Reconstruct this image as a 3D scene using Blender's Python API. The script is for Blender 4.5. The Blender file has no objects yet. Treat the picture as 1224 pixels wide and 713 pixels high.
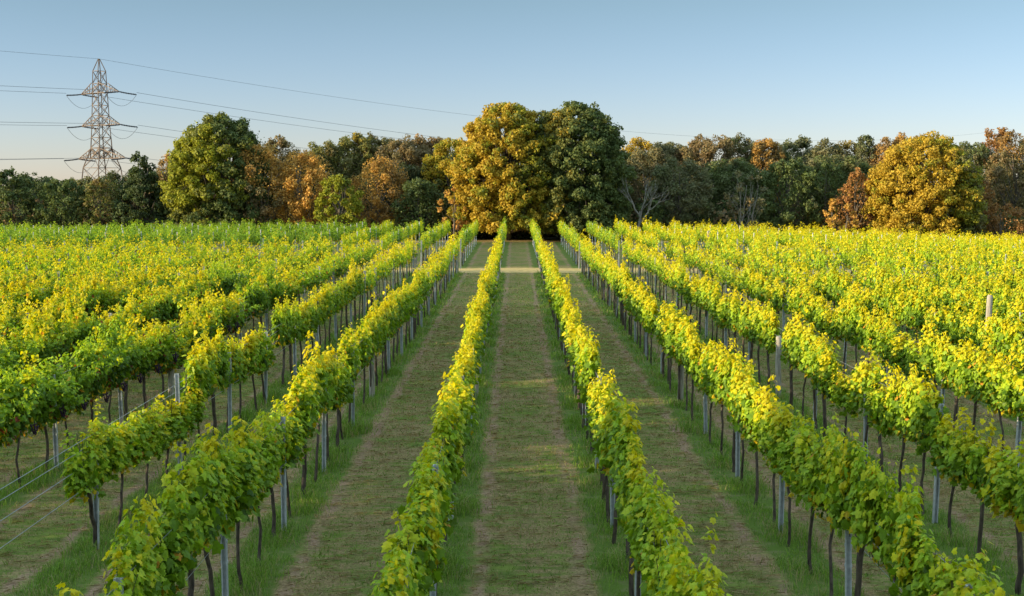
import bpy, math, random
import numpy as np
from mathutils import Vector

# ------------------------------------------------------------ camera, sky, sun, exposure
SC = bpy.context.scene
COL = SC.collection
CAM_H, FPX, YH, XV = 4.8, 1500.0, 222.0, 617.0      # camera height and the photo's vanishing point
cam = bpy.data.cameras.new('camera')
cam.sensor_width = 36.0
cam.lens = 36.0 * FPX / 1224.0
cam.clip_start, cam.clip_end = 0.1, 6000.0
camo = bpy.data.objects.new('camera', cam)
COL.objects.link(camo)
camo.location = (0, 0, CAM_H)
camo.rotation_euler = (math.radians(90) - math.atan((356.5 - YH) / FPX), 0, math.atan((XV - 612) / FPX))
SC.camera = camo

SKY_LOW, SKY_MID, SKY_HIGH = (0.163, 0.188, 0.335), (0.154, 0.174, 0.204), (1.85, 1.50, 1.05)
SUN_EL, SUN_ROT = math.radians(12.0), math.radians(254.0)
world = bpy.data.worlds.new('World')
SC.world = world
world.use_nodes = True
wn = world.node_tree
sky = wn.nodes.new('ShaderNodeTexSky')
sky.sky_type = 'NISHITA'
sky.sun_disc = False
sky.sun_elevation = SUN_EL
sky.sun_rotation = SUN_ROT
sky.altitude = 60
sky.air_density = 1.0
sky.dust_density = 0.1
sky.ozone_density = 1.0
# clear blue low down, unseen overhead sky brightened to fill the shade (by true elevation of the sky direction)
def wnode(t): return wn.nodes.new(t)
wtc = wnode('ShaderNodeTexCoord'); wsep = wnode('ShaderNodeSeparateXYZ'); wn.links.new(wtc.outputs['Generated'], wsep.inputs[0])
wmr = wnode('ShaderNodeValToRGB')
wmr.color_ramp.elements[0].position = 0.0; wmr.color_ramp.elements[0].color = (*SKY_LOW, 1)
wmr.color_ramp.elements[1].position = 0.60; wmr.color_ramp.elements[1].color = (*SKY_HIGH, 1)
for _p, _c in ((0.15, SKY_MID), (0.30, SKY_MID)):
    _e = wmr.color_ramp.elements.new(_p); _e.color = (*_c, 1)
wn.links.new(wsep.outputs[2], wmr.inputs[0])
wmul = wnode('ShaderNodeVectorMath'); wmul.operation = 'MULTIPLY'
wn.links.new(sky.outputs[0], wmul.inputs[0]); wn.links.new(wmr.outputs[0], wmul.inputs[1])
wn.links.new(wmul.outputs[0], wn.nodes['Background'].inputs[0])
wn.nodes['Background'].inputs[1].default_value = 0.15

sun = bpy.data.lights.new('sun', 'SUN')
sun.energy = 2.2
sun.angle = math.radians(0.6)
sun.color = (1.0, 0.80, 0.50)
suno = bpy.data.objects.new('sun', sun)
COL.objects.link(suno)
sd = Vector((math.sin(SUN_ROT) * math.cos(SUN_EL), math.cos(SUN_ROT) * math.cos(SUN_EL), math.sin(SUN_EL)))
suno.rotation_euler = sd.to_track_quat('Z', 'Y').to_euler()
suno.location = (-40, 0, 40)

SC.view_settings.view_transform = 'Standard'
SC.view_settings.look = 'None'
SC.view_settings.exposure = 2.25
SC.view_settings.gamma = 1.0
SC.render.engine = 'CYCLES'
SC.cycles.max_bounces = 6
SC.cycles.diffuse_bounces = 4
SC.cycles.transmission_bounces = 4
SC.cycles.use_denoising = True
SC.cycles.denoising_prefilter = 'ACCURATE'

RNG = np.random.default_rng(7)
random.seed(7)

# ------------------------------------------------------------ helpers
def sstep(a, b, x):
    t = np.clip((x - a) / (b - a), 0, 1)
    return t * t * (3 - 2 * t)

def ground_z(x, y):
    x = np.asarray(x, float); y = np.asarray(y, float)
    z = -1.15 * sstep(8, 42, x) * sstep(50, 105, y) - 0.25 * sstep(-10, -45, x) * sstep(60, 110, y)
    z = z + 0.02 * np.sin(x * 0.9 + 1.3) * np.sin(y * 0.37)
    return z

def px_x(px, d):
    return (px - XV) / FPX * d

def px_z(py, d):
    return CAM_H - (py - YH) / FPX * d

def new_mesh(name, verts, faces, cols=None, smooth=False, mats=(), fmat=None):
    """verts (n,3); faces: list of int arrays (m,3) or (m,4); cols (n,3)"""
    me = bpy.data.meshes.new(name)
    verts = np.asarray(verts, np.float32)
    me.vertices.add(len(verts))
    me.vertices.foreach_set('co', verts.ravel())
    faces = [np.asarray(f, np.int32) for f in faces if len(f)]
    loops = np.concatenate([f.ravel() for f in faces])
    tot = np.concatenate([np.full(len(f), f.shape[1], np.int32) for f in faces])
    start = np.concatenate([[0], np.cumsum(tot)[:-1]]).astype(np.int32)
    me.loops.add(len(loops))
    me.loops.foreach_set('vertex_index', loops)
    me.polygons.add(len(tot))
    me.polygons.foreach_set('loop_start', start)
    me.polygons.foreach_set('loop_total', tot)
    if fmat is not None:
        me.polygons.foreach_set('material_index', np.asarray(fmat, np.int32))
    me.polygons.foreach_set('use_smooth', np.full(len(tot), smooth, bool))
    if cols is not None:
        at = me.color_attributes.new('Col', 'FLOAT_COLOR', 'POINT')
        c4 = np.ones((len(verts), 4), np.float32)
        c4[:, :3] = cols
        at.data.foreach_set('color', c4.ravel())
    me.update(calc_edges=True)
    me.validate()
    for m in mats:
        me.materials.append(m)
    return me

def link(name, me, parent=None, loc=None):
    o = bpy.data.objects.new(name, me)
    COL.objects.link(o)
    if parent is not None:
        o.parent = parent
    if loc is not None:
        o.location = loc
    return o

def tag(o, label=None, cat=None, group=None, kind=None):
    if label: o['label'] = label
    if cat: o['category'] = cat
    if group: o['group'] = group
    if kind: o['kind'] = kind
    return o

def empty(name, loc, rz=0.0):
    o = bpy.data.objects.new(name, None)
    o.empty_display_size = 0.2
    COL.objects.link(o)
    o.location = loc
    o.rotation_euler = (0, 0, rz)
    return o

class MB:
    """collects tubes, boxes and bars into one mesh"""
    def __init__(s):
        s.v = []; s.f = []; s.n = 0; s.c = []
    def add(s, v, f, col=None):
        v = np.asarray(v, float)
        s.v.append(v)
        s.f.append(np.asarray(f, int) + s.n)
        s.c.append(np.tile(np.asarray(col if col is not None else (1, 1, 1), float), (len(v), 1)))
        s.n += len(v)
    def tube(s, pts, rad, sides=6, cap=True, col=None, flat=1.0):
        pts = np.asarray(pts, float)
        n = len(pts)
        rad = np.broadcast_to(np.asarray(rad, float), (n,))
        tan = np.gradient(pts, axis=0)
        tan /= np.linalg.norm(tan, axis=1)[:, None] + 1e-9
        ref = np.array([0, 0, 1.0]) if abs(tan[:, 2]).mean() < 0.8 else np.array([1.0, 0, 0])
        a = np.cross(tan, ref); a /= np.linalg.norm(a, axis=1)[:, None] + 1e-9
        b = np.cross(tan, a)
        th = np.arange(sides) * 2 * math.pi / sides + math.pi / sides
        ring = (a[:, None, :] * np.cos(th)[None, :, None] + b[:, None, :] * np.sin(th)[None, :, None] * flat) * rad[:, None, None]
        v = (pts[:, None, :] + ring).reshape(-1, 3)
        f = []
        for i in range(n - 1):
            for k in range(sides):
                k2 = (k + 1) % sides
                f.append((i * sides + k, i * sides + k2, (i + 1) * sides + k2, (i + 1) * sides + k))
        s.add(v, f, col)
        if cap:
            for e in (0, n - 1):
                base = s.n
                c = pts[e]
                ringv = v[e * sides:(e + 1) * sides]
                vv = np.vstack([ringv, c[None]])
                ff = [(k, (k + 1) % sides, sides, sides) for k in range(sides)]
                s.add(vv, ff, col)
    def box(s, c, d, col=None):
        c = np.asarray(c, float); d = np.asarray(d, float) / 2
        v = np.array([(x, y, z) for x in (-1, 1) for y in (-1, 1) for z in (-1, 1)]) * d + c
        f = [(0, 1, 3, 2), (4, 6, 7, 5), (0, 4, 5, 1), (2, 3, 7, 6), (0, 2, 6, 4), (1, 5, 7, 3)]
        s.add(v, f, col)
    def mesh(s, name, mats=(), smooth=False):
        v = np.vstack(s.v); f = np.vstack(s.f)
        tri = f[f[:, 2] == f[:, 3]][:, :3] if len(f) else []
        quad = f[f[:, 2] != f[:, 3]]
        return new_mesh(name, v, [x for x in (quad, tri) if len(x)], np.vstack(s.c), smooth, mats)

# ------------------------------------------------------------ materials
def mat_new(name):
    m = bpy.data.materials.new(name)
    m.use_nodes = True
    nt = m.node_tree
    nt.nodes.clear()
    out = nt.nodes.new('ShaderNodeOutputMaterial')
    return m, nt, out

def leaf_material(name, trans=0.4, rough=0.5, spec=0.25, tint=(1.15, 1.1, 0.6)):
    m, nt, out = mat_new(name)
    N = nt.nodes.new; L = nt.links.new
    at = N('ShaderNodeAttribute'); at.attribute_name = 'Col'
    tc = N('ShaderNodeTexCoord')
    no = N('ShaderNodeTexNoise'); no.inputs['Scale'].default_value = 28.0; no.inputs['Detail'].default_value = 2
    L(tc.outputs['Object'], no.inputs['Vector'])
    mr = N('ShaderNodeMapRange'); mr.inputs[1].default_value = 0.3; mr.inputs[2].default_value = 0.7
    mr.inputs[3].default_value = 0.82; mr.inputs[4].default_value = 1.15
    L(no.outputs[0], mr.inputs[0])
    mul = N('ShaderNodeVectorMath'); mul.operation = 'SCALE'
    L(at.outputs['Color'], mul.inputs[0]); L(mr.outputs[0], mul.inputs['Scale'])
    p = N('ShaderNodeBsdfPrincipled')
    p.inputs['Roughness'].default_value = rough
    p.inputs['Specular IOR Level'].default_value = spec
    L(mul.outputs[0], p.inputs['Base Color'])
    tr = N('ShaderNodeBsdfTranslucent')
    t2 = N('ShaderNodeVectorMath'); t2.operation = 'MULTIPLY'; t2.inputs[1].default_value = tint
    L(mul.outputs[0], t2.inputs[0]); L(t2.outputs[0], tr.inputs['Color'])
    mx = N('ShaderNodeMixShader'); mx.inputs[0].default_value = trans
    L(p.outputs[0], mx.inputs[1]); L(tr.outputs[0], mx.inputs[2]); L(mx.outputs[0], out.inputs[0])
    return m

def noisy_material(name, c1, c2, scale=8.0, rough=0.8, metallic=0.0, bump=0.3, stretch=(1, 1, 1), spec=0.3, bscale=None):
    m, nt, out = mat_new(name)
    N = nt.nodes.new; L = nt.links.new
    tc = N('ShaderNodeTexCoord'); mp = N('ShaderNodeMapping'); mp.inputs['Scale'].default_value = stretch
    L(tc.outputs['Object'], mp.inputs[0])
    no = N('ShaderNodeTexNoise'); no.inputs['Scale'].default_value = scale; no.inputs['Detail'].default_value = 6
    L(mp.outputs[0], no.inputs['Vector'])
    cr = N('ShaderNodeValToRGB')
    cr.color_ramp.elements[0].position = 0.32; cr.color_ramp.elements[0].color = (*c1, 1)
    cr.color_ramp.elements[1].position = 0.68; cr.color_ramp.elements[1].color = (*c2, 1)
    L(no.outputs[0], cr.inputs[0])
    p = N('ShaderNodeBsdfPrincipled')
    p.inputs['Roughness'].default_value = rough; p.inputs['Metallic'].default_value = metallic
    p.inputs['Specular IOR Level'].default_value = spec
    L(cr.outputs[0], p.inputs['Base Color'])
    if bump:
        n2 = N('ShaderNodeTexNoise'); n2.inputs['Scale'].default_value = bscale or scale * 3; n2.inputs['Detail'].default_value = 5
        L(mp.outputs[0], n2.inputs['Vector'])
        b = N('ShaderNodeBump'); b.inputs['Strength'].default_value = bump; b.inputs['Distance'].default_value = 0.02
        L(n2.outputs[0], b.inputs['Height']); L(b.outputs[0], p.inputs['Normal'])
    L(p.outputs[0], out.inputs[0])
    return m

M_LEAF = leaf_material('vine_leaf', 0.42, 0.5, 0.2, (1.15, 1.1, 0.45))
M_TREE = leaf_material('tree_leaf', 0.32, 0.6, 0.15)
M_GRASS = leaf_material('grass_blade', 0.3, 0.6, 0.15)
M_BARK = noisy_material('vine_bark', (0.035, 0.026, 0.02), (0.11, 0.085, 0.065), 30, 0.9, stretch=(1, 1, 0.25), bump=0.6)
M_TBARK = noisy_material('tree_bark', (0.06, 0.05, 0.04), (0.16, 0.135, 0.11), 4, 0.9, stretch=(1, 1, 0.3), bump=0.5)
M_PALEBARK = noisy_material('pale_bark', (0.12, 0.11, 0.095), (0.27, 0.25, 0.22), 5, 0.85, stretch=(1, 1, 0.4), bump=0.3)
M_STEEL = noisy_material('galvanised_steel', (0.30, 0.32, 0.34), (0.48, 0.50, 0.52), 14, 0.6, 0.15, 0.1, spec=0.4)
M_WOOD = noisy_material('weathered_wood', (0.20, 0.18, 0.15), (0.38, 0.35, 0.30), 10, 0.85, stretch=(3, 3, 0.3), bump=0.5)
M_WIRE = noisy_material('wire_metal', (0.22, 0.23, 0.24), (0.32, 0.33, 0.34), 5, 0.5, 0.4, 0)
M_PYLON = noisy_material('pylon_steel', (0.085, 0.062, 0.048), (0.17, 0.125, 0.095), 0.8, 0.6, 0.2, 0)
M_CABLE = noisy_material('cable_metal', (0.10, 0.105, 0.115), (0.15, 0.155, 0.165), 1, 0.7, 0.1, 0)
M_INSUL = noisy_material('insulator_glass', (0.05, 0.05, 0.055), (0.09, 0.085, 0.09), 5, 0.3, 0, 0)
M_GRAPE = noisy_material('dark_grape', (0.02, 0.008, 0.03), (0.06, 0.02, 0.05), 25, 0.5, 0, 0)

ROW0, SP = 1.34, 2.3
TRACK_Y0, TRACK_Y1 = 69.4, 72.8          # the grass track that crosses the vineyard

def ground_material():
    m, nt, out = mat_new('ground_turf')
    N = nt.nodes.new; L = nt.links.new
    geo = N('ShaderNodeNewGeometry')
    sep = N('ShaderNodeSeparateXYZ'); L(geo.outputs['Position'], sep.inputs[0])
    def math_(op, a, b=None, c=None):
        n = N('ShaderNodeMath'); n.operation = op
        for i, v in enumerate((a, b, c)):
            if v is None: continue
            if isinstance(v, (int, float)): n.inputs[i].default_value = v
            else: L(v, n.inputs[i])
        return n.outputs[0]
    def noise(scale, detail=5, st=(1, 1, 1), rough=0.6):
        mp = N('ShaderNodeMapping'); mp.inputs['Scale'].default_value = st
        L(geo.outputs['Position'], mp.inputs[0])
        n = N('ShaderNodeTexNoise'); n.inputs['Scale'].default_value = scale
        n.inputs['Detail'].default_value = detail; n.inputs['Roughness'].default_value = rough
        L(mp.outputs[0], n.inputs['Vector'])
        return n.outputs[0]
    def rng(v, a, b, c=0.0, d=1.0):
        n = N('ShaderNodeMapRange'); n.clamp = True
        n.interpolation_type = 'SMOOTHSTEP'
        L(v, n.inputs[0])
        for i, q in enumerate((a, b, c, d)): n.inputs[i + 1].default_value = q
        return n.outputs[0]
    def mixc(f, a, b):
        n = N('ShaderNodeMix'); n.data_type = 'RGBA'
        L(f, n.inputs[0])
        for i, v in ((6, a), (7, b)):
            if isinstance(v, tuple): n.inputs[i].default_value = (*v, 1)
            else: L(v, n.inputs[i])
        return n.outputs[2]
    wob = noise(0.9, 3)
    xw = math_('ADD', sep.outputs[0], math_('MULTIPLY', math_('SUBTRACT', wob, 0.5), 0.42))
    fr = math_('FLOORED_MODULO', math_('SUBTRACT', xw, ROW0 - SP / 2), SP)
    d = math_('ABSOLUTE', math_('SUBTRACT', fr, SP / 2))          # distance from the nearest row
    big = noise(0.55, 5); mid = noise(3.2, 6, (1, 1.6, 1)); fine = noise(30, 6)
    streak = noise(5.0, 7, (0.5, 1.7, 1), 0.75)
    green = mixc(rng(mid, 0.35, 0.65), (0.075, 0.12, 0.02), (0.15, 0.205, 0.038))
    straw = mixc(rng(fine, 0.3, 0.7), (0.14, 0.10, 0.05), (0.34, 0.25, 0.13))
    thatch = rng(math_('ADD', math_('MULTIPLY', streak, 0.7), math_('MULTIPLY', big, 0.45)), 0.51, 0.63, 0.08, 0.92)
    mown = mixc(thatch, green, straw)
    soil = mixc(rng(fine, 0.3, 0.7), (0.17, 0.11, 0.075), (0.36, 0.245, 0.165))
    trk = math_('MULTIPLY', rng(math_('ABSOLUTE', math_('SUBTRACT', d, 0.50)), 0.02, 0.16, 1.0, 0.0), rng(noise(1.7, 4), 0.38, 0.6, 0.12, 1.0))
    c1 = mixc(trk, mown, soil)
    under = mixc(rng(mid, 0.45, 0.7, 0.0, 0.6), (0.08, 0.13, 0.02), (0.17, 0.15, 0.08))
    c2 = mixc(rng(math_('ADD', d, math_('MULTIPLY', math_('SUBTRACT', noise(2.3, 4), 0.5), 0.35)), 0.28, 0.42), under, c1)
    # the crossing track and the land past the vineyard have no rows
    inb = math_('MULTIPLY', rng(sep.outputs[1], TRACK_Y0 - 0.6, TRACK_Y0), rng(sep.outputs[1], TRACK_Y1, TRACK_Y1 + 0.6, 1.0, 0.0))
    far = rng(sep.outputs[1], 107, 109)
    flat = math_('MAXIMUM', inb, far)
    dry = mixc(rng(streak, 0.35, 0.6), (0.24, 0.19, 0.07), (0.52, 0.38, 0.17))  # dry grass, its colour brightened to golden so the crossing track looks sunlit
    c3 = mixc(flat, c2, dry)
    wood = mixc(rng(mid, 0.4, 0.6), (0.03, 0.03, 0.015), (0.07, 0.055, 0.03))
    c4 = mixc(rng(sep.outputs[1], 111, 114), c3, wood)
    p = N('ShaderNodeBsdfPrincipled'); p.inputs['Roughness'].default_value = 0.95
    p.inputs['Specular IOR Level'].default_value = 0.1
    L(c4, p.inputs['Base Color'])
    b = N('ShaderNodeBump'); b.inputs['Strength'].default_value = 0.3; b.inputs['Distance'].default_value = 0.03
    hsum = math_('ADD', math_('MULTIPLY', mid, 1.2), math_('MULTIPLY', noise(18, 3), 0.8))
    L(hsum, b.inputs['Height']); L(b.outputs[0], p.inputs['Normal'])
    L(p.outputs[0], out.inputs[0])
    return m

# ------------------------------------------------------------ ground
def axis(lo, hi, step, outer):
    a = list(np.arange(lo, hi + step / 2, step))
    o = [x for x in outer]
    return np.array(sorted([-x + lo for x in o] + a + [x + hi for x in o]))
gx = axis(-90, 90, 1.5, (10, 30, 80, 200, 600, 2500))
gy = axis(-30, 150, 1.5, (10, 30, 80, 200, 600, 2500))
X, Y = np.meshgrid(gx, gy)
V = np.stack([X, Y, ground_z(X, Y)], -1).reshape(-1, 3)
nx, ny = len(gx), len(gy)
ii = (np.arange(ny - 1)[:, None] * nx + np.arange(nx - 1)[None]).ravel()
gm = new_mesh('ground', V, [np.stack([ii, ii + 1, ii + nx + 1, ii + nx], 1)], None, True, [ground_material()])
tag(link('ground', gm), kind='structure')

# ------------------------------------------------------------ leaf scattering
LT_NEAR = (np.array([(0, 0), (-.14, .24), (.10, .52), (.30, .36), (.56, .50), (.66, .26), (1.0, 0)]),)
def leaf_near():
    h = LT_NEAR[0]
    v = [(0.34, 0, 0.0)]
    for u, w in h: v.append((u, w, 0.0))
    for u, w in h[1:-1]: v.append((u, -w, 0.0))
    v = np.array(v)
    v[:, 0] -= 0.0
    v[:, 2] = -0.35 * np.abs(v[:, 1]) ** 1.3 - 0.16 * (v[:, 0] - 0.3) ** 2
    f = [(0, i, i + 1) for i in range(1, 7)]
    low = [1] + list(range(8, 13)) + [7]
    f += [(0, low[i + 1], low[i]) for i in range(6)]
    return v, np.array(f)
def leaf_far():
    v = np.array([(0, 0, 0), (.35, .48, -.14), (1, 0, -.1), (.35, -.48, -.14)])
    return v, np.array([(0, 1, 2), (0, 2, 3)])

CURL = np.random.default_rng(5)
def scatter(tmpl, pos, nrm, tip, size):
    """leaf template at each pos; nrm leaf normal; tip rough direction of the midrib"""
    tv, tf = tmpl
    n = nrm / (np.linalg.norm(nrm, axis=1)[:, None] + 1e-9)
    t = tip - (tip * n).sum(1)[:, None] * n
    t /= np.linalg.norm(t, axis=1)[:, None] + 1e-9
    s = np.cross(n, t)
    curl = 0.2 + 2.2 * CURL.random(len(pos))
    P = pos[:, None, :] + size[:, None, None] * (tv[None, :, 0, None] * t[:, None, :] + tv[None, :, 1, None] * s[:, None, :] + tv[None, :, 2, None] * curl[:, None, None] * n[:, None, :])
    k = len(tv)
    F = tf[None] + (np.arange(len(pos)) * k)[:, None, None]
    return P.reshape(-1, 3), F.reshape(-1, tf.shape[1]), k

C_DK = np.array((0.055, 0.115, 0.012)); C_GR = np.array((0.155, 0.27, 0.016)); C_LG = np.array((0.30, 0.44, 0.022))
C_YE = np.array((0.57, 0.49, 0.008)); C_OR = np.array((0.52, 0.25, 0.02)); C_RD = np.array((0.20, 0.05, 0.02))
C_BL = np.array((0.06, 0.15, 0.05))

def vine_leaves(rng, style, lod):
    """positions, normals, tips, sizes, colours for the leaves of one vine; y runs along the row"""
    shaggy = style in ('shaggy', 'shaggy_yellow')
    ns = rng.integers(11, 14) if not shaggy else rng.integers(14, 17)
    top = 1.77 if not shaggy else 1.80
    P, Nn, T, S, Cc = [], [], [], [], []
    per = {'near': 24, 'far': 12}[lod]
    lat = {'near': 4, 'far': 2}[lod]
    for k in range(ns):
        y0 = (k + rng.uniform(0.1, 0.9)) / ns * 1.3 - 0.65
        x0 = rng.normal(0, 0.05)
        zt = top + rng.normal(0, 0.12) + (0.18 if rng.random() < 0.08 else 0)
        if lod == 'far' and rng.random() < 0.3: zt += 0.2
        if shaggy and rng.random() < 0.3: zt += rng.uniform(0.05, 0.35)
        z0 = rng.uniform(0.97, 1.12) - (0.15 if shaggy else 0)
        side = rng.choice((-1, 1))
        spread = rng.uniform(0.0, 0.08) * (2.2 if shaggy else 1.0)
        tone = rng.normal(0, 0.13)
        arch = rng.uniform(-0.25, 0.25)
        n = int(per * (1.0 if not shaggy else 1.1))
        u = np.sort(rng.uniform(0, 1, n))
        cx = x0 + side * spread * np.sin(u * 2.2)
        cy = y0 + arch * u ** 1.6
        cz = z0 + (zt - z0) * u
        if shaggy and rng.random() < 0.5:                       # a cane that leans out over the alley
            cx = cx + side * 0.55 * u ** 2
            cy = cy + rng.uniform(-0.6, 0.6) * u ** 2
            cz = cz - 0.28 * u ** 2.5
        for q in range(lat):
            m = len(u)
            ang = rng.uniform(0, 2 * math.pi, m)
            r = rng.uniform(0.02, 0.125, m) * (1.0 - 0.55 * np.clip((u - 0.75) / 0.25, 0, 1))
            p = np.stack([cx + np.cos(ang) * r * 1.15, cy + np.sin(ang) * r, cz + rng.normal(0, 0.04, m)], 1)
            out = np.stack([np.cos(ang) * 1.0 + np.sign(p[:, 0]) * 0.55, np.sin(ang) * 0.5, 0.35 + 0.9 * u + rng.normal(0, 0.25, m)], 1)
            out += rng.normal(0, 0.6, (m, 3))
            tp = np.stack([np.cos(ang) * 0.6, np.sin(ang) * 0.6 + rng.normal(0, 0.8, m), -0.7 + rng.normal(0, 0.5, m) + 0.9 * np.clip((u - .85) * 6, 0, 1)], 1)
            sz = rng.uniform(0.055, 0.112, m) * (1.0 - 0.42 * np.clip((u - 0.7) / 0.3, 0, 1))
            if lod == 'far': sz *= 1.32
            P.append(p); Nn.append(out); T.append(tp); S.append(sz)
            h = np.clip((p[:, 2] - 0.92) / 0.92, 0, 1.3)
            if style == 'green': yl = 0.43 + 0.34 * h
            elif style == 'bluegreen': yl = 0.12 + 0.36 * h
            elif style == 'yellow': yl = 0.16 + 0.84 * h ** 1.2  # autumn yellow, kept to the tops to paint in the low sun
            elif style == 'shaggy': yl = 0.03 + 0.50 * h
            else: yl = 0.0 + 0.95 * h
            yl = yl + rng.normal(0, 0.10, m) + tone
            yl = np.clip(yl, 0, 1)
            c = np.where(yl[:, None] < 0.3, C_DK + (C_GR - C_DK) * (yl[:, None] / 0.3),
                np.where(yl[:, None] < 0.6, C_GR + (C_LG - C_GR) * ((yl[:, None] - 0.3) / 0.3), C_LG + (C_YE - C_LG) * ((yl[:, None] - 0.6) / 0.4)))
            if style == 'bluegreen': c = c * 0.85 + C_BL * 0.22
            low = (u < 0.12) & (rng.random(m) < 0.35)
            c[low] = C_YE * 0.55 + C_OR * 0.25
            odd = rng.random(m)
            c[odd < 0.006] = C_OR
            if shaggy: c[(odd > 0.96) & (u < 0.7)] = C_RD
            c *= rng.uniform(0.85, 1.15, (m, 1))
            Cc.append(c)
    if lod == 'near':                                            # filler leaves inside the canopy
        m = 90
        p = np.stack([rng.normal(0, 0.10, m), rng.uniform(-0.62, 0.62, m), rng.uniform(0.98, 1.62, m)], 1)
        P.append(p); Nn.append(rng.normal(0, 1, (m, 3)) + (0, 0, .4)); T.append(rng.normal(0, .5, (m, 3)) - (0, 0, .8))
        S.append(rng.uniform(0.09, 0.14, m)); Cc.append(np.tile(C_GR * 0.9, (m, 1)) * rng.uniform(0.7, 1.2, (m, 1)))
    return map(np.concatenate, (P, Nn, T, S, Cc))

def foliage_mesh(name, rng, style, lod):
    P, Nn, T, S, C = vine_leaves(rng, style, lod)
    tm = leaf_near() if lod == 'near' else leaf_far()
    V, F, k = scatter(tm, P, Nn, T, S)
    return V, F, np.repeat(C, k, axis=0)

def trunk_mesh(rng, mb, off=(0, 0, 0), sides=6):
    o = np.asarray(off, float)
    lean = rng.normal(0, 0.14); lx = rng.uniform(-0.04, 0.04)
    zt = 0.97
    z = np.linspace(-0.05, zt, 7)
    t = (z + 0.05) / (zt + 0.05)
    pts = np.stack([lx * t + rng.normal(0, 0.010, 7), lean * t ** 1.4 + 0.06 * np.sin(t * 5 + rng.uniform(0, 6)) + rng.normal(0, 0.010, 7), z], 1)
    r0 = rng.uniform(0.017, 0.033)
    r = np.linspace(r0 * 1.25, r0 * 0.85, 7); r[-1] = r0 * 1.15; r[-2] = r0 * 1.1
    mb.tube(pts + o, r, sides)
    top = pts[-1]
    for s in (-1, 1):                                           # the two bent canes tied to the fruiting wire
        q = np.linspace(0, 1, 6)
        cane = np.stack([top[0] * (1 - q), top[1] + s * 0.5 * q, top[2] - 0.03 + 0.13 * np.sin(q * 2.6)], 1)
        mb.tube(cane + o, np.linspace(0.012, 0.006, 6), 5 if sides > 4 else 3)
    if sides > 4:
        for k in range(7):
            y = rng.uniform(-0.5, 0.5)
            q = np.linspace(0, 1, 4)
            mb.tube(np.stack([rng.normal(0, .05) * q, y + rng.normal(0, .08) * q, 0.85 + 0.65 * q], 1) + (0, 0, .12) + o, np.linspace(0.005, 0.003, 4), 3, False)

N_VAR = 8
def variants(style):
    out = []
    for i in range(N_VAR):
        V_, F_, C_ = foliage_mesh('foliage', RNG, style, 'near')
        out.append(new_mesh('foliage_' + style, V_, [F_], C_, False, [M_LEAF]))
    return out
FOL = {s: variants(s) for s in ('green', 'yellow', 'shaggy', 'shaggy_yellow')}
TRK = []
for i in range(10):
    mb = MB(); trunk_mesh(RNG, mb); TRK.append(mb.mesh('trunk', [M_BARK], True))

# bunch of grapes
def grape_mesh():
    mb = MB()
    r = random.Random(3)
    for k in range(26):
        z = -0.16 * (k / 26) ; w = 0.045 * (1 - (k / 26) ** 1.5) + 0.008
        a = r.uniform(0, 6.28)
        c = np.array((math.cos(a) * w, math.sin(a) * w, z))
        v = np.array([(1, 0, 0), (-1, 0, 0), (0, 1, 0), (0, -1, 0), (0, 0, 1), (0, 0, -1)]) * 0.02 + c
        f = [(0, 2, 4, 4), (2, 1, 4, 4), (1, 3, 4, 4), (3, 0, 4, 4), (2, 0, 5, 5), (1, 2, 5, 5), (3, 1, 5, 5), (0, 3, 5, 5)]
        mb.add(v, f)
    mb.tube([(0, 0, .06), (0, 0, -.02), (0, 0, -.15)], [.006, .012, .01], 5)
    return mb.mesh('grape_bunch', [M_GRAPE], True)
GRAPE = grape_mesh()

# ------------------------------------------------------------ where the vines and posts stand
ORD = ['zeroth', 'first', 'second', 'third', 'fourth', 'fifth', 'sixth', 'seventh', 'eighth', 'ninth', 'tenth', 'eleventh', 'twelfth', 'thirteenth',
       'fourteenth', 'fifteenth', 'sixteenth', 'seventeenth', 'eighteenth', 'nineteenth', 'twentieth']
TENS = {20: 'twenty', 30: 'thirty', 40: 'forty', 50: 'fifty', 60: 'sixty'}
TH = {30: 'thirtieth', 40: 'fortieth', 50: 'fiftieth', 60: 'sixtieth'}
def ordn(n):
    if n <= 20: return ORD[n]
    t = n // 10 * 10
    return TH[t] if n == t else TENS[t] + '-' + ORD[n - t]

def side_words(r):
    return (r + 1, 'right') if r >= 0 else (-r, 'left')

def in_view(x, y, h, base=0.0, m=0):
    if y < 2: return False
    px = XV + FPX * x / y
    return -m < px < 1224 + m and YH + FPX * (CAM_H - h) / y < 713 + m and YH + FPX * (CAM_H - base) / y > 0

vines = []        # row, x, y, style, zscale
for r in range(-30, 32):
    x = ROW0 + r * SP
    rr = np.random.default_rng(900 + r)
    ph = rr.uniform(0, 1.1)
    y = 6.5 + ph
    while y < TRACK_Y0 - 0.5:
        left_blk = r <= -4
        zs = 1.0 + 0.10 * math.sin(y * 0.9 + r * 2.1) * rr.uniform(0.3, 1) + rr.uniform(-0.08, 0.07)
        ok = True
        if r == -3:
            if y < 15.6: ok = False
            if y < 21.0: zs *= 0.80
        if rr.random() < 0.025 and y > 24: ok = False
        if rr.random() < 0.05: zs *= 0.86
        if ok: vines.append((r, x + rr.normal(0, 0.025), y, zs, rr.random(), rr.random()))
        y += 1.12 + rr.normal(0, 0.05)
    y = TRACK_Y1 + 0.7
    yend = 104 + rr.uniform(-0.4, 0.4)
    while y < yend:
        vines.append((r, x + rr.normal(0, 0.03), y, rr.uniform(0.92, 1.08), rr.random(), rr.random()))
        y += 1.12 + rr.normal(0, 0.05)

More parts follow.
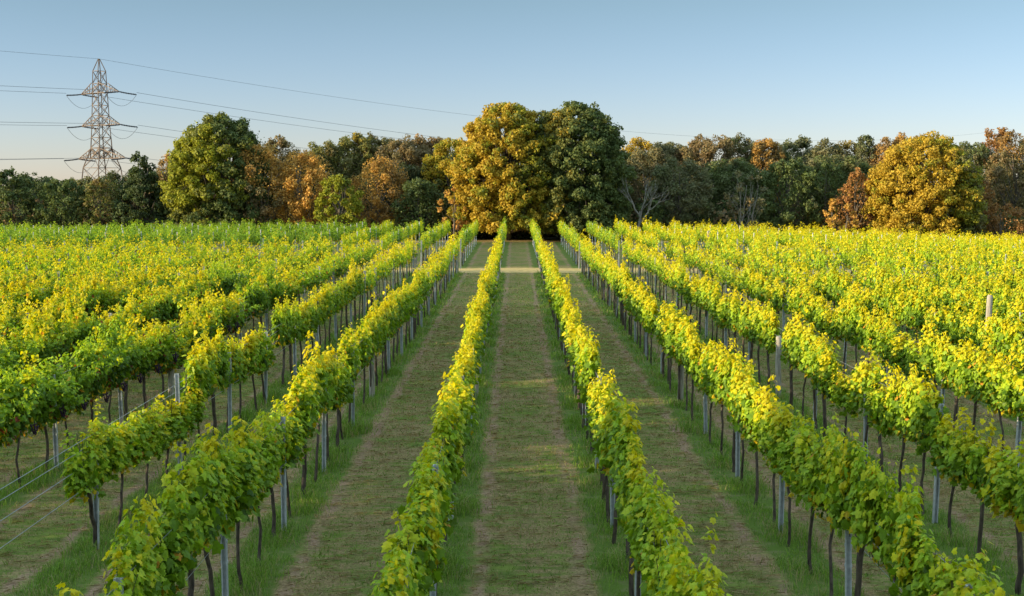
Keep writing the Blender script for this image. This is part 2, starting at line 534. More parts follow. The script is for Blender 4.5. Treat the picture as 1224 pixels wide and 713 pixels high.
def vine_style(r, x, y, u):
    pt = 0.5 + 0.28 * math.sin(x * 0.31 + 1.7 * math.sin(y * 0.13 + 2)) + 0.22 * math.sin(y * 0.29 + x * 0.17)
    u = 0.55 * u + 0.45 * pt
    left_blk = r <= -4
    if y > TRACK_Y1:
        if x < -12: return 'bluegreen'
        if x < 6: return 'bluegreen' if u < 0.45 else 'green'
        return 'green' if u < 0.22 else 'yellow'
    lim = 18 - 0.35 * (x + 2) if not left_blk else 24  # green-to-yellow change follows the shade edge; leaf colour carries part of the shade
    if y < lim - 3 + 7 * u: return 'shaggy' if left_blk else 'green'
    if u < 0.18: return 'shaggy' if left_blk else 'green'
    return 'shaggy_yellow' if left_blk else 'yellow'

seen = sorted([v for v in vines if in_view(v[1], v[2], 1.9, 0.0, 8)], key=lambda v: v[2])
near = seen[:300]
near_set = set(id(v) for v in near)
Y_NEAR = near[-1][2]
count = {}
STYLE_WORD = {'green': 'green', 'yellow': 'yellow-topped', 'shaggy': 'dark green', 'shaggy_yellow': 'shaggy yellow-topped', 'bluegreen': 'green'}
for v in near:
    r, x, y, zs, u, w = v
    st = vine_style(r, x, y, u)
    count[r] = count.get(r, 0) + 1
    n, sdw = side_words(r)
    e = empty('grapevine', (x, y, float(ground_z(x, y))))
    flip = math.pi if w > 0.5 else 0.0
    tag(e, '%s grapevine, %s from the front in %s row %s of the central path' % (STYLE_WORD[st], ordn(count[r]), ordn(n), sdw), 'grapevine', 'grapevines in the near rows')
    t = link('trunk', TRK[int(u * 997) % len(TRK)], e); t.rotation_euler = (0, 0, flip)
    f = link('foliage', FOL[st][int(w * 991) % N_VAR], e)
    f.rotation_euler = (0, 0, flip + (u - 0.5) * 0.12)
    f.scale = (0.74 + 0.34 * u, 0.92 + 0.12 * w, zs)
    if st.startswith('shaggy') and y < 34:
        for k in range(3):
            g = link('grape_bunch', GRAPE, e)
            g.location = ((0.2 + 0.08 * k) * (1 if k % 2 else -1) * (1 if x < 0 else -1), -0.4 + 0.38 * k + 0.1 * u, 0.95 + 0.17 * k * w)

# every vine farther off: one mass of rows
LOWV = {s: [foliage_mesh('f', RNG, s, 'far') for i in range(6)] for s in ('green', 'yellow', 'shaggy', 'shaggy_yellow', 'bluegreen')}
fv, ff, fc, nb = [], [], [], 0
tmb = MB()
for v in vines:
    if id(v) in near_set: continue
    r, x, y, zs, u, w = v
    if abs(x) > 0.408 * y + (15 if x < 0 else 4): continue
    st = vine_style(r, x, y, u)
    V_, F_, C_ = LOWV[st][int(w * 991) % 6]
    sgn = -1.0 if u > 0.5 else 1.0
    gz = float(ground_z(x, y))
    P = V_ * (sgn * (0.75 + 0.25 * u), sgn * 1.0, zs) + (x, y, gz)
    fv.append(P); ff.append(F_ + nb); fc.append(C_ * (0.9 + 0.2 * w)); nb += len(P)
    if y < 80: trunk_mesh(np.random.default_rng(int(u * 1e6)), tmb, (x, y, gz), 4)
nm = np.vstack(ff)
fol_n = nb
tv = np.vstack(tmb.v); tf = np.vstack(tmb.f) + fol_n
tri2 = tf[tf[:, 2] == tf[:, 3]][:, :3]; quad2 = tf[tf[:, 2] != tf[:, 3]]
fm = np.concatenate([np.zeros(len(nm)), np.ones(len(tri2) + len(quad2))])
allv = np.vstack(fv + [tv])
allc = np.vstack(fc + [np.full((len(tv), 3), 0.1)])
me = new_mesh('far_grapevines', allv, [nm, tri2, quad2], allc, False, [M_LEAF, M_BARK], fm)
tag(link('far_grapevines', me), 'distant rows of yellow and green grapevines running back to the wood', 'grapevines', None, 'stuff')

# ------------------------------------------------------------ trellis posts
def steel_post_mesh():
    mb = MB()                                                   # open C profile of folded sheet
    prof = [(-0.034, -0.022), (-0.034, 0.022), (0.034, 0.022), (0.034, -0.022), (0.020, -0.022), (0.020, 0.012), (-0.020, 0.012), (-0.020, -0.022)]
    H = 1.60
    v = np.array([(a, b, -0.3) for a, b in prof] + [(a, b, H) for a, b in prof])
    f = [(i, (i + 1) % 8, 8 + (i + 1) % 8, 8 + i) for i in range(8)]
    f += [(8, 9, 14, 15), (9, 10, 13, 14), (10, 11, 12, 13)]
    mb.add(v, f)
    for z in (0.62, 0.85, 1.12, 1.4, 1.56):                     # wire hooks on both edges
        for s in (-1, 1): mb.box((s * 0.034, 0, z), (0.012, 0.03, 0.03))
    return mb.mesh('steel_post', [M_STEEL])
def wood_post_mesh(seed):
    r = np.random.default_rng(seed); mb = MB()
    z = np.array([-0.3, 0, 0.5, 1.0, 1.4, 1.76, 1.79])
    pts = np.stack([r.normal(0, .004, 7), r.normal(0, .004, 7), z], 1)
    mb.tube(pts, np.array([.068, .067, .066, .064, .064, .062, .052]), 12)
    for zz in (0.85, 1.2, 1.6):                                 # staples and wire wraps
        mb.tube(np.stack([0.069 * np.cos(np.linspace(0, 6.28, 13)), 0.069 * np.sin(np.linspace(0, 6.28, 13)), np.full(13, zz)], 1), 0.004, 4, False)
    return mb.mesh('wooden_post', [M_WOOD], True)
STEEL = steel_post_mesh(); WOODP = [wood_post_mesh(i) for i in range(3)]
posts = []
for r in range(-30, 32):
    x = ROW0 + r * SP
    rr = np.random.default_rng(300 + r)
    y = 28.0 + rr.uniform(-0.5, 0.5) - 3.6 * 6
    k = 0
    while y < TRACK_Y0 - 0.3:
        wood = k == 6 and r % 2 == 0 or (k == 6 and abs(r) < 3)
        if not (r == -3 and y < 18.5): posts.append([r, x + 0.03 + rr.normal(0, .01), y, wood, rr.random()])
        y += 3.6 + rr.normal(0, .04); k += 1
    posts.append([r, x + 0.02, TRACK_Y0 - 0.1, True, rr.random()])
    y = TRACK_Y1 + 0.1
    k = 0
    while y < 103.5:
        posts.append([r, x + 0.02, y, False, rr.random()])
        y += 3.6; k += 1
posts.append([-3, ROW0 - 3 * SP, 16.25, False, 0.4])
ps = sorted([p for p in posts if in_view(p[1], p[2], 1.8, 0.0, 4)], key=lambda p: p[2])
pn = ps[:300]; pset = set(id(p) for p in pn)
cnt = {}
for p in pn:
    r, x, y, wood, u = p
    cnt[r] = cnt.get(r, 0) + 1
    n, sdw = side_words(r)
    o = link('wooden_post' if wood else 'steel_post', WOODP[int(u * 97) % 3] if wood else STEEL, None, (x, y, float(ground_z(x, y))))
    o.rotation_euler = (math.radians((u - 0.5) * 3), math.radians((u * 7 % 1 - 0.5) * 3), (u - 0.5) * 0.3)
    if wood: o.scale = (1, 1, 1.3 if r == 4 else 0.78)
    elif u > 0.85: o.scale = (1, 1, 1.08)
    if r == -3 and y < 18: o.scale = (1, 1, 0.82)
    tag(o, ('thick weathered wooden post' if wood else 'grey steel post') + ', %s from the front in %s row %s of central path' % (ordn(cnt[r]), ordn(n), sdw),
        'post', 'wooden posts of the trellis' if wood else 'steel posts of the trellis')
mbp = MB()
for p in ps[300:]:
    r, x, y, wood, u = p
    z0 = float(ground_z(x, y))
    mbp.tube([(x, y, z0 - .2), (x, y, z0 + 1.0), (x, y, z0 + 1.88)], 0.06 if wood else 0.032, 6)
if mbp.n:
    tag(link('far_trellis_posts', mbp.mesh('far_trellis_posts', [M_STEEL])), 'distant grey trellis posts among the far vine rows', 'posts', None, 'stuff')

# ------------------------------------------------------------ trellis wires, one set for each near row
for r in range(-7, 8):
    x = ROW0 + r * SP
    y0 = max(7.0, (abs(x) - 3) / 0.408)
    ys = np.arange(y0, 60, 1.8)
    if r == -3: ys = np.arange(8.0, 60, 1.8)
    n, sdw = side_words(r)
    e = empty('trellis_wires', (x, float(ys[0]), 0))
    tag(e, 'thin grey wires strung between the posts of the %s vine row %s of central path' % (ordn(n), sdw), 'wires', 'trellis wires along the rows')
    for z in (0.95, 1.2, 1.42, 1.58):
        mb = MB()
        zz = z if not (r == -3) else z
        pts = np.stack([np.full(len(ys), 0.035 if int(z * 20) % 2 else -0.03), ys - ys[0], z * (0.95 if r == -3 and False else 1) - 0.015 * np.abs(np.sin(ys * math.pi / 3.6)) + ground_z(x, ys)], 1)
        mb.tube(pts, 0.0045 if r == -3 else 0.003, 4, False)
        link('wire', mb.mesh('wire', [M_WIRE]), e)

# ------------------------------------------------------------ grass: tufts under the rows, short mown blades in the alleys
def blades(px, py, hgt, wid, lean, col, rng):
    n = len(px)
    a = rng.uniform(0, 2 * math.pi, n)
    z0 = ground_z(px, py) - 0.005
    dx, dy = np.cos(a), np.sin(a)
    l1 = lean * rng.uniform(0.3, 1.0, n) * hgt
    b = rng.uniform(0, 2 * math.pi, n)
    base = np.stack([px, py, z0], 1)
    w = np.stack([dx * wid, dy * wid, np.zeros(n)], 1)
    mid = base + np.stack([np.cos(b) * l1 * 0.35, np.sin(b) * l1 * 0.35, hgt * 0.6], 1)
    tip = base + np.stack([np.cos(b) * l1, np.sin(b) * l1, hgt * (1 - 0.25 * lean)], 1)
    V_ = np.stack([base - w, base + w, mid + w * 0.7, mid - w * 0.7, tip], 1).reshape(-1, 3)
    i = np.arange(n) * 5
    Q = np.stack([i, i + 1, i + 2, i + 3], 1); Tt = np.stack([i + 3, i + 2, i + 4], 1)
    return V_, Q, Tt, np.repeat(col, 5, axis=0)
G1 = np.array((0.085, 0.165, 0.022)); G2 = np.array((0.23, 0.38, 0.05)); G3 = np.array((0.36, 0.31, 0.15)); G4 = np.array((0.40, 0.30, 0.165))
rg = np.random.default_rng(11)
parts = []
def lump(x, y, s=1.0):
    return 0.5 + 0.25 * np.sin(x * 5.1 * s + np.sin(y * 3.3 * s) * 1.7) + 0.25 * np.sin(y * 4.3 * s + np.sin(x * 2.9 * s + 1) * 2.1)
for r in range(-7, 9):
    x = ROW0 + r * SP
    for (ya, yb, dens, wd) in ((10, 20, 900, .0035), (20, 32, 520, .0055), (32, 50, 240, .009), (50, 69, 120, .013)):
        n = int((yb - ya) * dens)
        py = rg.uniform(ya, yb, n); pxx = x + rg.normal(0, 0.20, n) + 0.10 * np.sin(py * 1.7 + r) * np.sin(py * 0.6)
        keep = (np.abs(pxx) < 0.408 * py + 1.0) & (rg.random(n) < lump(pxx, py) * 1.5)
        py, pxx = py[keep], pxx[keep]; n = len(py)
        if not n: continue
        d = np.abs(pxx - x)
        h = rg.uniform(0.06, 0.22, n) * (0.35 + 1.25 * lump(pxx, py, 0.6) ** 1.5) * (1.15 - np.clip(d - 0.2, 0, .4))
        t = rg.random((n, 1)); c = G1 * (1 - t) + G2 * t
        dry = rg.random(n) < 0.14 + 0.25 * (lump(pxx, py, .45) > 0.75); c[dry] = G3
        parts.append(blades(pxx, py, h, wd, 0.9, c, rg))
        # mown alley to the right of this row
        n = int((yb - ya) * dens * 1.5)
        py = rg.uniform(ya, yb, n); pxx = x + rg.uniform(0.3, SP - 0.3, n)
        dd = np.minimum(pxx - x, x + SP - pxx)
        keep = (np.abs(pxx) < 0.408 * py + 0.5) & ~((np.abs(dd - 0.5) < 0.09) & (rg.random(n) < 0.85)) & (rg.random(n) < 0.35 + 0.65 * lump(pxx, py * 1.3, 1.3))
        py, pxx = py[keep], pxx[keep]; n = len(py)
        t = rg.random((n, 1)); c = G1 * (1 - t) + G2 * t * 0.8 + 0.2 * t * G1
        dry = rg.random(n) < 0.26 + 0.50 * (lump(pxx * 0.7, py * 2.0, 1.0) < 0.45); c[dry] = G4 * rg.uniform(0.6, 1.0, (dry.sum(), 1))
        h = rg.uniform(0.02, 0.055, n) * (1 + 1.6 * (lump(pxx * 1.7, py * 1.1, 1.9) > 0.86))
        parts.append(blades(pxx, py, h, wd * 1.1, 1.6, c, rg))
nb = 0; VV, QQ, TT, CC = [], [], [], []
for v_, q_, t_, c_ in parts:
    VV.append(v_); QQ.append(q_ + nb); TT.append(t_ + nb); CC.append(c_); nb += len(v_)
me = new_mesh('grass', np.vstack(VV), [np.vstack(QQ), np.vstack(TT)], np.vstack(CC), False, [M_GRASS])
tag(link('grass', me), 'green grass growing under the vine rows and mown in the alleys', 'grass', None, 'stuff')
# broken straw lying in the alleys
n = 80000
py = 12 + 38 * rg.random(n) ** 1.4; rowk = rg.integers(-6, 8, n); pxx = ROW0 + rowk * SP + rg.uniform(0.42, SP - 0.42, n)
dd = np.abs(((pxx - ROW0 + SP / 2) % SP) - SP / 2)
keep = (np.abs(pxx) < 0.408 * py + .5) & ((lump(pxx * .7, py * 2.0, 1.0) < 0.5) | (np.abs(dd - 0.5) < 0.12))
py, pxx = py[keep], pxx[keep]; n = len(py)
a = rg.normal(0, 0.6, n); ln = rg.uniform(0.03, 0.09, n); w = 0.002 + py * 0.00012
z = ground_z(pxx, py) + rg.uniform(0.006, 0.03, n)
dx, dy = np.cos(a) * ln, np.sin(a) * ln
V_ = np.stack([np.stack([pxx - dx - dy / ln * w, py - dy + dx / ln * w, z], 1), np.stack([pxx - dx + dy / ln * w, py - dy - dx / ln * w, z + .004], 1),
               np.stack([pxx + dx + dy / ln * w, py + dy - dx / ln * w, z + rg.uniform(0, .02, n)], 1), np.stack([pxx + dx - dy / ln * w, py + dy + dx / ln * w, z + .004], 1)], 1).reshape(-1, 3)
i = np.arange(n) * 4
me = new_mesh('dry_clippings', V_, [np.stack([i, i + 1, i + 2, i + 3], 1)], np.repeat(G4 * rg.uniform(0.45, 1.05, (n, 1)), 4, axis=0), False, [M_GRASS])
tag(link('dry_clippings', me), 'dry brown clippings scattered over the mown alleys', 'clippings', None, 'stuff')

# ------------------------------------------------------------ trees
LF = leaf_far()
def crown_leaves(rng, W, Dp, z0, z1, nclump, leaf, dens, shape, cols, patch, airy=0.0, droop=0.0, fill=0, cl=1.0):
    """clumps inside an overall crown; returns leaf arrays and clump centres"""
    H = z1 - z0
    cen, rad = [], []
    tries = 0
    while len(cen) < nclump and tries < nclump * 60:
        tries += 1
        u = rng.uniform(0, 1); a = rng.uniform(0, 2 * math.pi)
        if shape == 'round': prof = math.sqrt(max(0.0, 1 - (abs(u - 0.45) / 0.56) ** 2.3))
        elif shape == 'cone': prof = (1 - u) ** 0.75 * min(1, 0.6 + u * 3)
        elif shape == 'birch': prof = math.sin(math.pi * min(1, max(0.03, u)) ** 0.8) ** 0.7
        else: prof = math.sqrt(max(0.0, 1 - u ** 3.4))
        rr_ = prof * (rng.uniform(0.25, 1) ** 0.45)
        br = (0.20 + 0.10 * rng.random()) * min(W, H * 1.1) * 0.5 * (1 - 0.3 * airy) * cl
        c = np.array((math.cos(a) * rr_ * (W / 2 - br * .6), math.sin(a) * rr_ * (Dp / 2 - br * .6), z0 + br * .6 + u * (H - br * 1.3)))
        if all(np.linalg.norm((c - q) / 1.0) > 0.62 * (br + b2) * 0.85 for q, b2 in zip(cen, rad)):
            cen.append(c); rad.append(br)
    P, Nn, T, S, C = [], [], [], [], []
    cols = [np.array(c) for c in cols]
    for c, br in zip(cen, rad):
        # each clump is itself a handful of sprays
        ns = int(9 + 6 * rng.random())
        outw = c - np.array((0, 0, z0 + H * 0.4)); outw = outw / (np.linalg.norm(outw) + 1e-6)
        pv = patch(c / np.array((W / 2, Dp / 2, 1)), (c[2] - z0) / H) + rng.normal(0, 0.12)
        for s in range(ns):
            dv = rng.normal(0, 1, 3); dv /= np.linalg.norm(dv)
            dv = dv * 0.8 + outw * 0.5
            sc = c + dv * br * rng.uniform(0.35, 0.85)
            sr = br * rng.uniform(0.28, 0.5)
            n = max(6, int(dens * sr * sr * 19 / (leaf * leaf)))
            q = rng.normal(0, 1, (n, 3)); q /= np.linalg.norm(q, axis=1)[:, None]
            k = rng.uniform(0.55, 1.12, n) ** 0.6
            pos = sc + q * (k * sr)[:, None] * (1, 1, 0.8)
            if droop: pos[:, 2] -= droop * rng.uniform(0, 1, n) ** 2 * sr * 2
            P.append(pos)
            Nn.append(q * 0.9 + rng.normal(0, 0.5, (n, 3)) + (0, 0, 0.25))
            T.append(rng.normal(0, 0.6, (n, 3)) + (0, 0, -0.3 - droop))
            S.append(leaf * rng.uniform(0.6, 1.35, n))
            p = np.clip(pv + rng.normal(0, 0.15) + rng.normal(0, 0.08, n), 0, 0.999) * (len(cols) - 1)
            i0 = p.astype(int); fr = (p - i0)[:, None]
            ca = np.array(cols)
            C.append((ca[i0] * (1 - fr) + ca[np.minimum(i0 + 1, len(cols) - 1)] * fr) * rng.uniform(0.8, 1.2, (n, 1)))
    if fill:                                                     # fine twigs and thin leaves through the whole crown
        n = fill
        u = rng.uniform(0, 1, n) ** 0.9; a = rng.uniform(0, 2 * math.pi, n)
        pr = np.sqrt(np.maximum(0, 1 - (np.abs(u - 0.4) / 0.62) ** 2.2)) * (0.9 + 0.2 * np.sin(a * 3 + u * 9)) * rng.uniform(0.2, 1, n) ** 0.4
        P.append(np.stack([np.cos(a) * pr * W * .5, np.sin(a) * pr * Dp * .5, z0 + u * H * (0.93 + 0.06 * np.sin(a * 2 + 1))], 1))
        Nn.append(rng.normal(0, 1, (n, 3)) + (0, 0, .2)); T.append(rng.normal(0, .5, (n, 3)) - (0, 0, .5)); S.append(leaf * 0.8 * rng.uniform(.6, 1.4, n))
        Q = P[-1]
        pv = np.array([patch((qx / (W / 2), 0.0, 0.0), qu) for qx, qu in zip(Q[:, 0], u)])
        i0 = np.clip((pv + rng.normal(0, .16, n)) * (len(cols) - 1) + .5, 0, len(cols) - 1).astype(int)
        C.append(np.array(cols)[i0] * rng.uniform(.75, 1.2, (n, 1)))
    return [np.concatenate(a) for a in (P, Nn, T, S, C)] + [cen, rad]

def limb(mb, a, b, r0, r1, rng, n=6, wob=0.06):
    a = np.array(a, float); b = np.array(b, float)
    t = np.linspace(0, 1, n)[:, None]
    L_ = np.linalg.norm(b - a)
    pts = a + (b - a) * t + rng.normal(0, wob * L_ * 0.35, (n, 3)) * np.sin(t * math.pi)
    pts[:, 2] += 0.10 * L_ * np.sin(t[:, 0] * math.pi) * -0.5
    mb.tube(pts, np.linspace(r0, r1, n), 6)
    return pts

def build_tree(name, label, cat, x, y, H, W, shape='round', cols=None, patch=None, z0f=0.12, ncl=40, leaf=0.19, dens=0.7, airy=0.0, droop=0.0,
               seed=1, trunk_r=None, pale=False, group=None, bare_twigs=0, Dp=None, stems=1, fill=0, cl=1.0):
    rng = np.random.default_rng(seed)
    gz = float(ground_z(x, y))
    e = empty(name, (x, y, gz))
    tag(e, label, cat, group)
    z0 = H * z0f
    patch = patch or (lambda c, u: 0.5)
    P, Nn, T, S, C, cen, rad = crown_leaves(rng, W, Dp or W * 0.9, z0, H, ncl, leaf, dens, shape, cols, patch, airy, droop, fill, cl)
    V_, F_, k = scatter(LF, P, Nn, T, S)
    link('crown', new_mesh('crown', V_, [F_], np.repeat(C, k, axis=0), False, [M_TREE]), e)
    mb = MB()
    tr = trunk_r or max(0.09, H * 0.024)
    for s in range(stems):
        ox, oy = (rng.uniform(-.5, .5), rng.uniform(-.3, .3)) if stems > 1 else (0, 0)
        lean = rng.normal(0, 0.05 * H, 2) if stems == 1 else rng.normal(0, 0.12 * W, 2)
        top = np.array((lean[0] + ox, lean[1] + oy, H * 0.80))
        pts = limb(mb, (ox, oy, -0.3), top, tr * (1.25 if stems == 1 else .8), tr * 0.22, rng, 9, 0.03)
        for c, b in list(zip(cen, rad))[s::stems]:
            zi = np.clip((c[2] - 0.25 * H) / H * 9, 1.2, 7)
            p0 = pts[int(zi)]
            if p0[2] > c[2]: p0 = pts[max(1, int(zi) - 1)]
            limb(mb, p0, c, tr * 0.30, tr * 0.06, rng, 5)
            for q in range(2 + bare_twigs):
                dv = rng.normal(0, 1, 3); dv[2] = abs(dv[2]) * 0.8
                dv /= np.linalg.norm(dv)
                limb(mb, c, c + dv * b * (0.9 + 0.35 * rng.random()), tr * 0.06, tr * 0.02 + .006, rng, 4)
    link('trunk', mb.mesh('trunk', [M_PALEBARK if pale else M_TBARK], True), e)
    return e

DG = (0.06, 0.085, 0.034); MG = (0.105, 0.14, 0.046); OG = (0.17, 0.18, 0.05); YG = (0.26, 0.27, 0.025); GO = (0.44, 0.305, 0.035); OC = (0.41, 0.235, 0.06)
RO = (0.34, 0.17, 0.06); BR = (0.25, 0.17, 0.085); OB = (0.20, 0.17, 0.08); GG = (0.17, 0.175, 0.095); OR = (0.56, 0.33, 0.085)
def const(v): return lambda c, u: v
def lr(a, b): return lambda c, u: a + (b - a) * (c[0] + 1) / 2

TD = 113.0
def T(label, cat, px, top, wpx, d=TD, name='broadleaf_tree', **k):
    x = px_x(px, d); gz = float(ground_z(x, d))
    H = px_z(top, d) - gz
    return build_tree(name, label, cat, x, d, H, wpx / FPX * d, **k)

T('dark green round tree at the left edge of the wood', 'tree', 12, 203, 66, cols=[DG, MG, OG], patch=const(.3), ncl=34, z0f=.03, fill=2850, seed=1)
T('low green bush-like tree, second from the left edge of the wood', 'tree', 75, 214, 62, cols=[DG, MG, MG], patch=const(.7), ncl=30, z0f=.02, fill=2850, seed=2)
T('thin olive tree standing in front of the pylon base', 'tree', 122, 213, 56, cols=[MG, OG, BR], patch=const(.6), ncl=30, z0f=.05, fill=3420, seed=3, airy=.4, dens=.55, leaf=.165, stems=3)
T('dark green pointed tree just right of the pylon', 'tree', 170, 180, 84, cols=[DG, DG, MG], patch=const(.4), shape='cone', ncl=48, z0f=.03, seed=4)
T('brown thin tree with an orange tip behind the dark pointed tree', 'tree', 205, 184, 46, d=118, cols=[OB, BR, OR], patch=lambda c, u: .2 + .7 * max(0, u - .6) * 2, ncl=26, z0f=.15, fill=2280, seed=5, airy=.5, dens=.5, leaf=.165)
T('large oak, lime-yellow on its left side and dark green on its right', 'tree', 264, 140, 134, d=112, name='oak_tree', cols=[YG, YG, OG, MG, MG], patch=lambda c, u: .06 + 1.1 * max(0, c[0] + .12) + (.5 if u < .3 else 0) + (.4 if u > .8 else 0), ncl=210, z0f=.04, seed=6, shape='dome', cl=.72, fill=3500)  # lit left and shaded right sides are put into the leaf colours
T('tall olive-brown tree behind the large lime-and-green oak', 'tree', 335, 166, 70, d=120, cols=[MG, OB, BR], patch=const(.6), ncl=34, z0f=.2, fill=4750, seed=7, airy=.4, dens=.5, leaf=.165)
T('orange and brown birch with a thin white trunk right of the large oak', 'birch tree', 312, 172, 88, d=111, name='birch_tree', shape='birch', cols=[OB, BR, OC, OR], patch=lambda c, u: .25 + .55 * (u > .5) * (c[0] < .5), ncl=40, z0f=.16, seed=8, fill=4180, airy=.7, dens=.36, leaf=.155, droop=.6, pale=True, trunk_r=.12)
T('bright orange drooping birch between the white-trunked birch and the small lime tree', 'birch tree', 363, 179, 82, d=111.5, name='birch_tree', shape='birch', cols=[OC, OR, OR], patch=const(.7), ncl=46, z0f=.16, seed=9, fill=4180, airy=.5, dens=.62, leaf=.155, droop=.6, pale=True, trunk_r=.12)
T('small lime-yellow tree in front of the orange birches', 'tree', 404, 211, 62, d=108.5, name='small_tree', cols=[YG, YG, MG], patch=lambda c, u: .25 + .35 * c[0] + (.3 if u > .8 else 0), ncl=34, z0f=.2, seed=10, leaf=.18, stems=2)
T('loose orange-brown birch left of the dark green bush', 'birch tree', 455, 188, 78, d=113, name='birch_tree', shape='birch', cols=[BR, OC, OR], patch=lambda c, u: .3 + .6 * (u > .4) * (c[0] < .3), ncl=38, z0f=.14, seed=11, fill=4750, airy=.6, dens=.42, leaf=.155, droop=.5)
T('dark green bush between the loose birch and the golden oak', 'tree', 503, 214, 66, d=111, cols=[DG, MG, GG], patch=const(.45), ncl=32, z0f=.02, seed=12, fill=2850)
T('olive-yellow tree just behind the left side of golden oak', 'tree', 538, 166, 74, d=117, cols=[YG, GO, OG, MG], patch=lambda c, u: .75 - .6 * (u > .5), ncl=44, z0f=.15, seed=13, fill=2850, leaf=.18)
T('small russet-orange tree under the left edge of the golden oak', 'tree', 543, 222, 42, d=108.5, name='small_tree', cols=[OC, OR, RO], patch=const(.5), ncl=18, z0f=.2, seed=14, airy=.4, dens=.5, leaf=.165)
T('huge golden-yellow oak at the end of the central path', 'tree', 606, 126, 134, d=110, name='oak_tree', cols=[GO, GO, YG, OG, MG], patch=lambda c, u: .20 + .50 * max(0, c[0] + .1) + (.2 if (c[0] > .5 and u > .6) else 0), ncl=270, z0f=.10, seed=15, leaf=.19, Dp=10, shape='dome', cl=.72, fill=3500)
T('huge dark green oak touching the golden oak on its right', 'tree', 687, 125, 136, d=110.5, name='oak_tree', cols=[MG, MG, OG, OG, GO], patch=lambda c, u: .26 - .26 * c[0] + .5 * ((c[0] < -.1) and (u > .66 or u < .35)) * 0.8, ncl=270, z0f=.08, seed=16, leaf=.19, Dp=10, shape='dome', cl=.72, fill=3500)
T('grey-green tree right of the bare grey tree', 'tree', 812, 188, 84, d=114, cols=[MG, GG, OB], patch=const(.45), ncl=44, z0f=.03, seed=17, fill=5700, airy=.3, dens=.6, leaf=.165)
T('pale twiggy tree with few leaves, between two rounded green trees', 'tree', 889, 204, 64, d=111.5, cols=[BR, GG, OB], patch=const(.5), ncl=24, z0f=.1, seed=18, airy=.7, dens=.16, leaf=.155, bare_twigs=6, pale=True, trunk_r=.1, stems=4)
T('rounded mid-green tree right of the pale twiggy tree', 'tree', 941, 190, 78, d=113, cols=[MG, MG, GG], patch=const(.4), ncl=44, z0f=.03, seed=19, fill=3800)
T('tall thin green tree with a yellow lower branch', 'tree', 988, 194, 54, d=114, cols=[YG, GO, MG, MG], patch=lambda c, u: .95 - .8 * (u < .45) * (c[0] < .2), ncl=36, z0f=.05, seed=20, fill=2850, leaf=.17)
T('small rust-orange tree left of the wide golden tree', 'tree', 1022, 204, 50, d=111, cols=[OC, RO, RO], patch=const(.6), ncl=28, z0f=.12, seed=21, fill=1710, airy=.4, dens=.6, leaf=.16)
T('small golden-orange shrub in front of the rust-orange tree', 'shrub', 1003, 236, 40, d=109, name='small_tree', cols=[GO, OR, OC], patch=const(.4), ncl=16, z0f=.06, seed=22, leaf=.165, stems=2)
T('wide golden-yellow tree on the right with olive shaded side', 'tree', 1104, 163, 140, d=110, name='oak_tree', cols=[GO, GO, YG, OG, OB], patch=lambda c, u: .12 + .8 * max(0, c[0] - .02) + (.15 if u < .2 else 0), ncl=210, z0f=.06, seed=23, leaf=.18, dens=.55, Dp=10, shape='dome', cl=.72, fill=3500)  # the shaded right side is painted into the leaves as olive
T('brown and rust tree on the right flank of wide golden tree', 'tree', 1166, 212, 50, d=112, cols=[BR, RO, OB], patch=const(.4), ncl=28, z0f=.05, seed=24, fill=2850, airy=.5, dens=.5, leaf=.165)
T('tall brown tree at the right edge of the wood', 'tree', 1206, 158, 72, d=116, cols=[OB, OB, BR, OC], patch=lambda c, u: .35 + .5 * (u > .85), ncl=52, z0f=.05, seed=25, fill=6650, airy=.5, dens=.6, leaf=.165)
T('low rusty-brown shrub at the field edge on the far right', 'shrub', 1196, 242, 74, d=108.5, name='shrub', cols=[BR, RO, OG], patch=const(.45), ncl=22, z0f=.02, seed=26, fill=1710, airy=.4, dens=.5, leaf=.155, stems=3)

# the dead grey tree
def bare_tree(x, y, H, seed):
    rng = np.random.default_rng(seed)
    e = empty('bare_tree', (x, y, float(ground_z(x, y))))
    tag(e, 'leafless pale grey tree with forked branches beside the dark green oak', 'tree')
    mb = MB(); mt = MB()
    def grow(m, p, d, L_, r, lev):
        q = p + d * L_
        limb(m, p, q, r, r * .6, rng, 5, .08)
        if lev == 0: return
        for k in range(3 if lev > 1 else 4):
            nd = d + rng.normal(0, .30, 3); nd[2] = max(nd[2], .1) + .15; nd /= np.linalg.norm(nd)
            grow(mt, p + (q - p) * rng.uniform(.55, 1), nd, L_ * rng.uniform(.55, .8), r * .5, lev - 1)
    grow(mb, np.array((0, 0, -.2)), np.array((.12, 0, .99)), H * .40, .17, 4)
    link('trunk', mb.mesh('trunk', [M_PALEBARK], True), e)
    link('branches', mt.mesh('branches', [M_PALEBARK], True), e)
bare_tree(px_x(760, 108.5), 108.5, px_z(190, 108.5), 5)

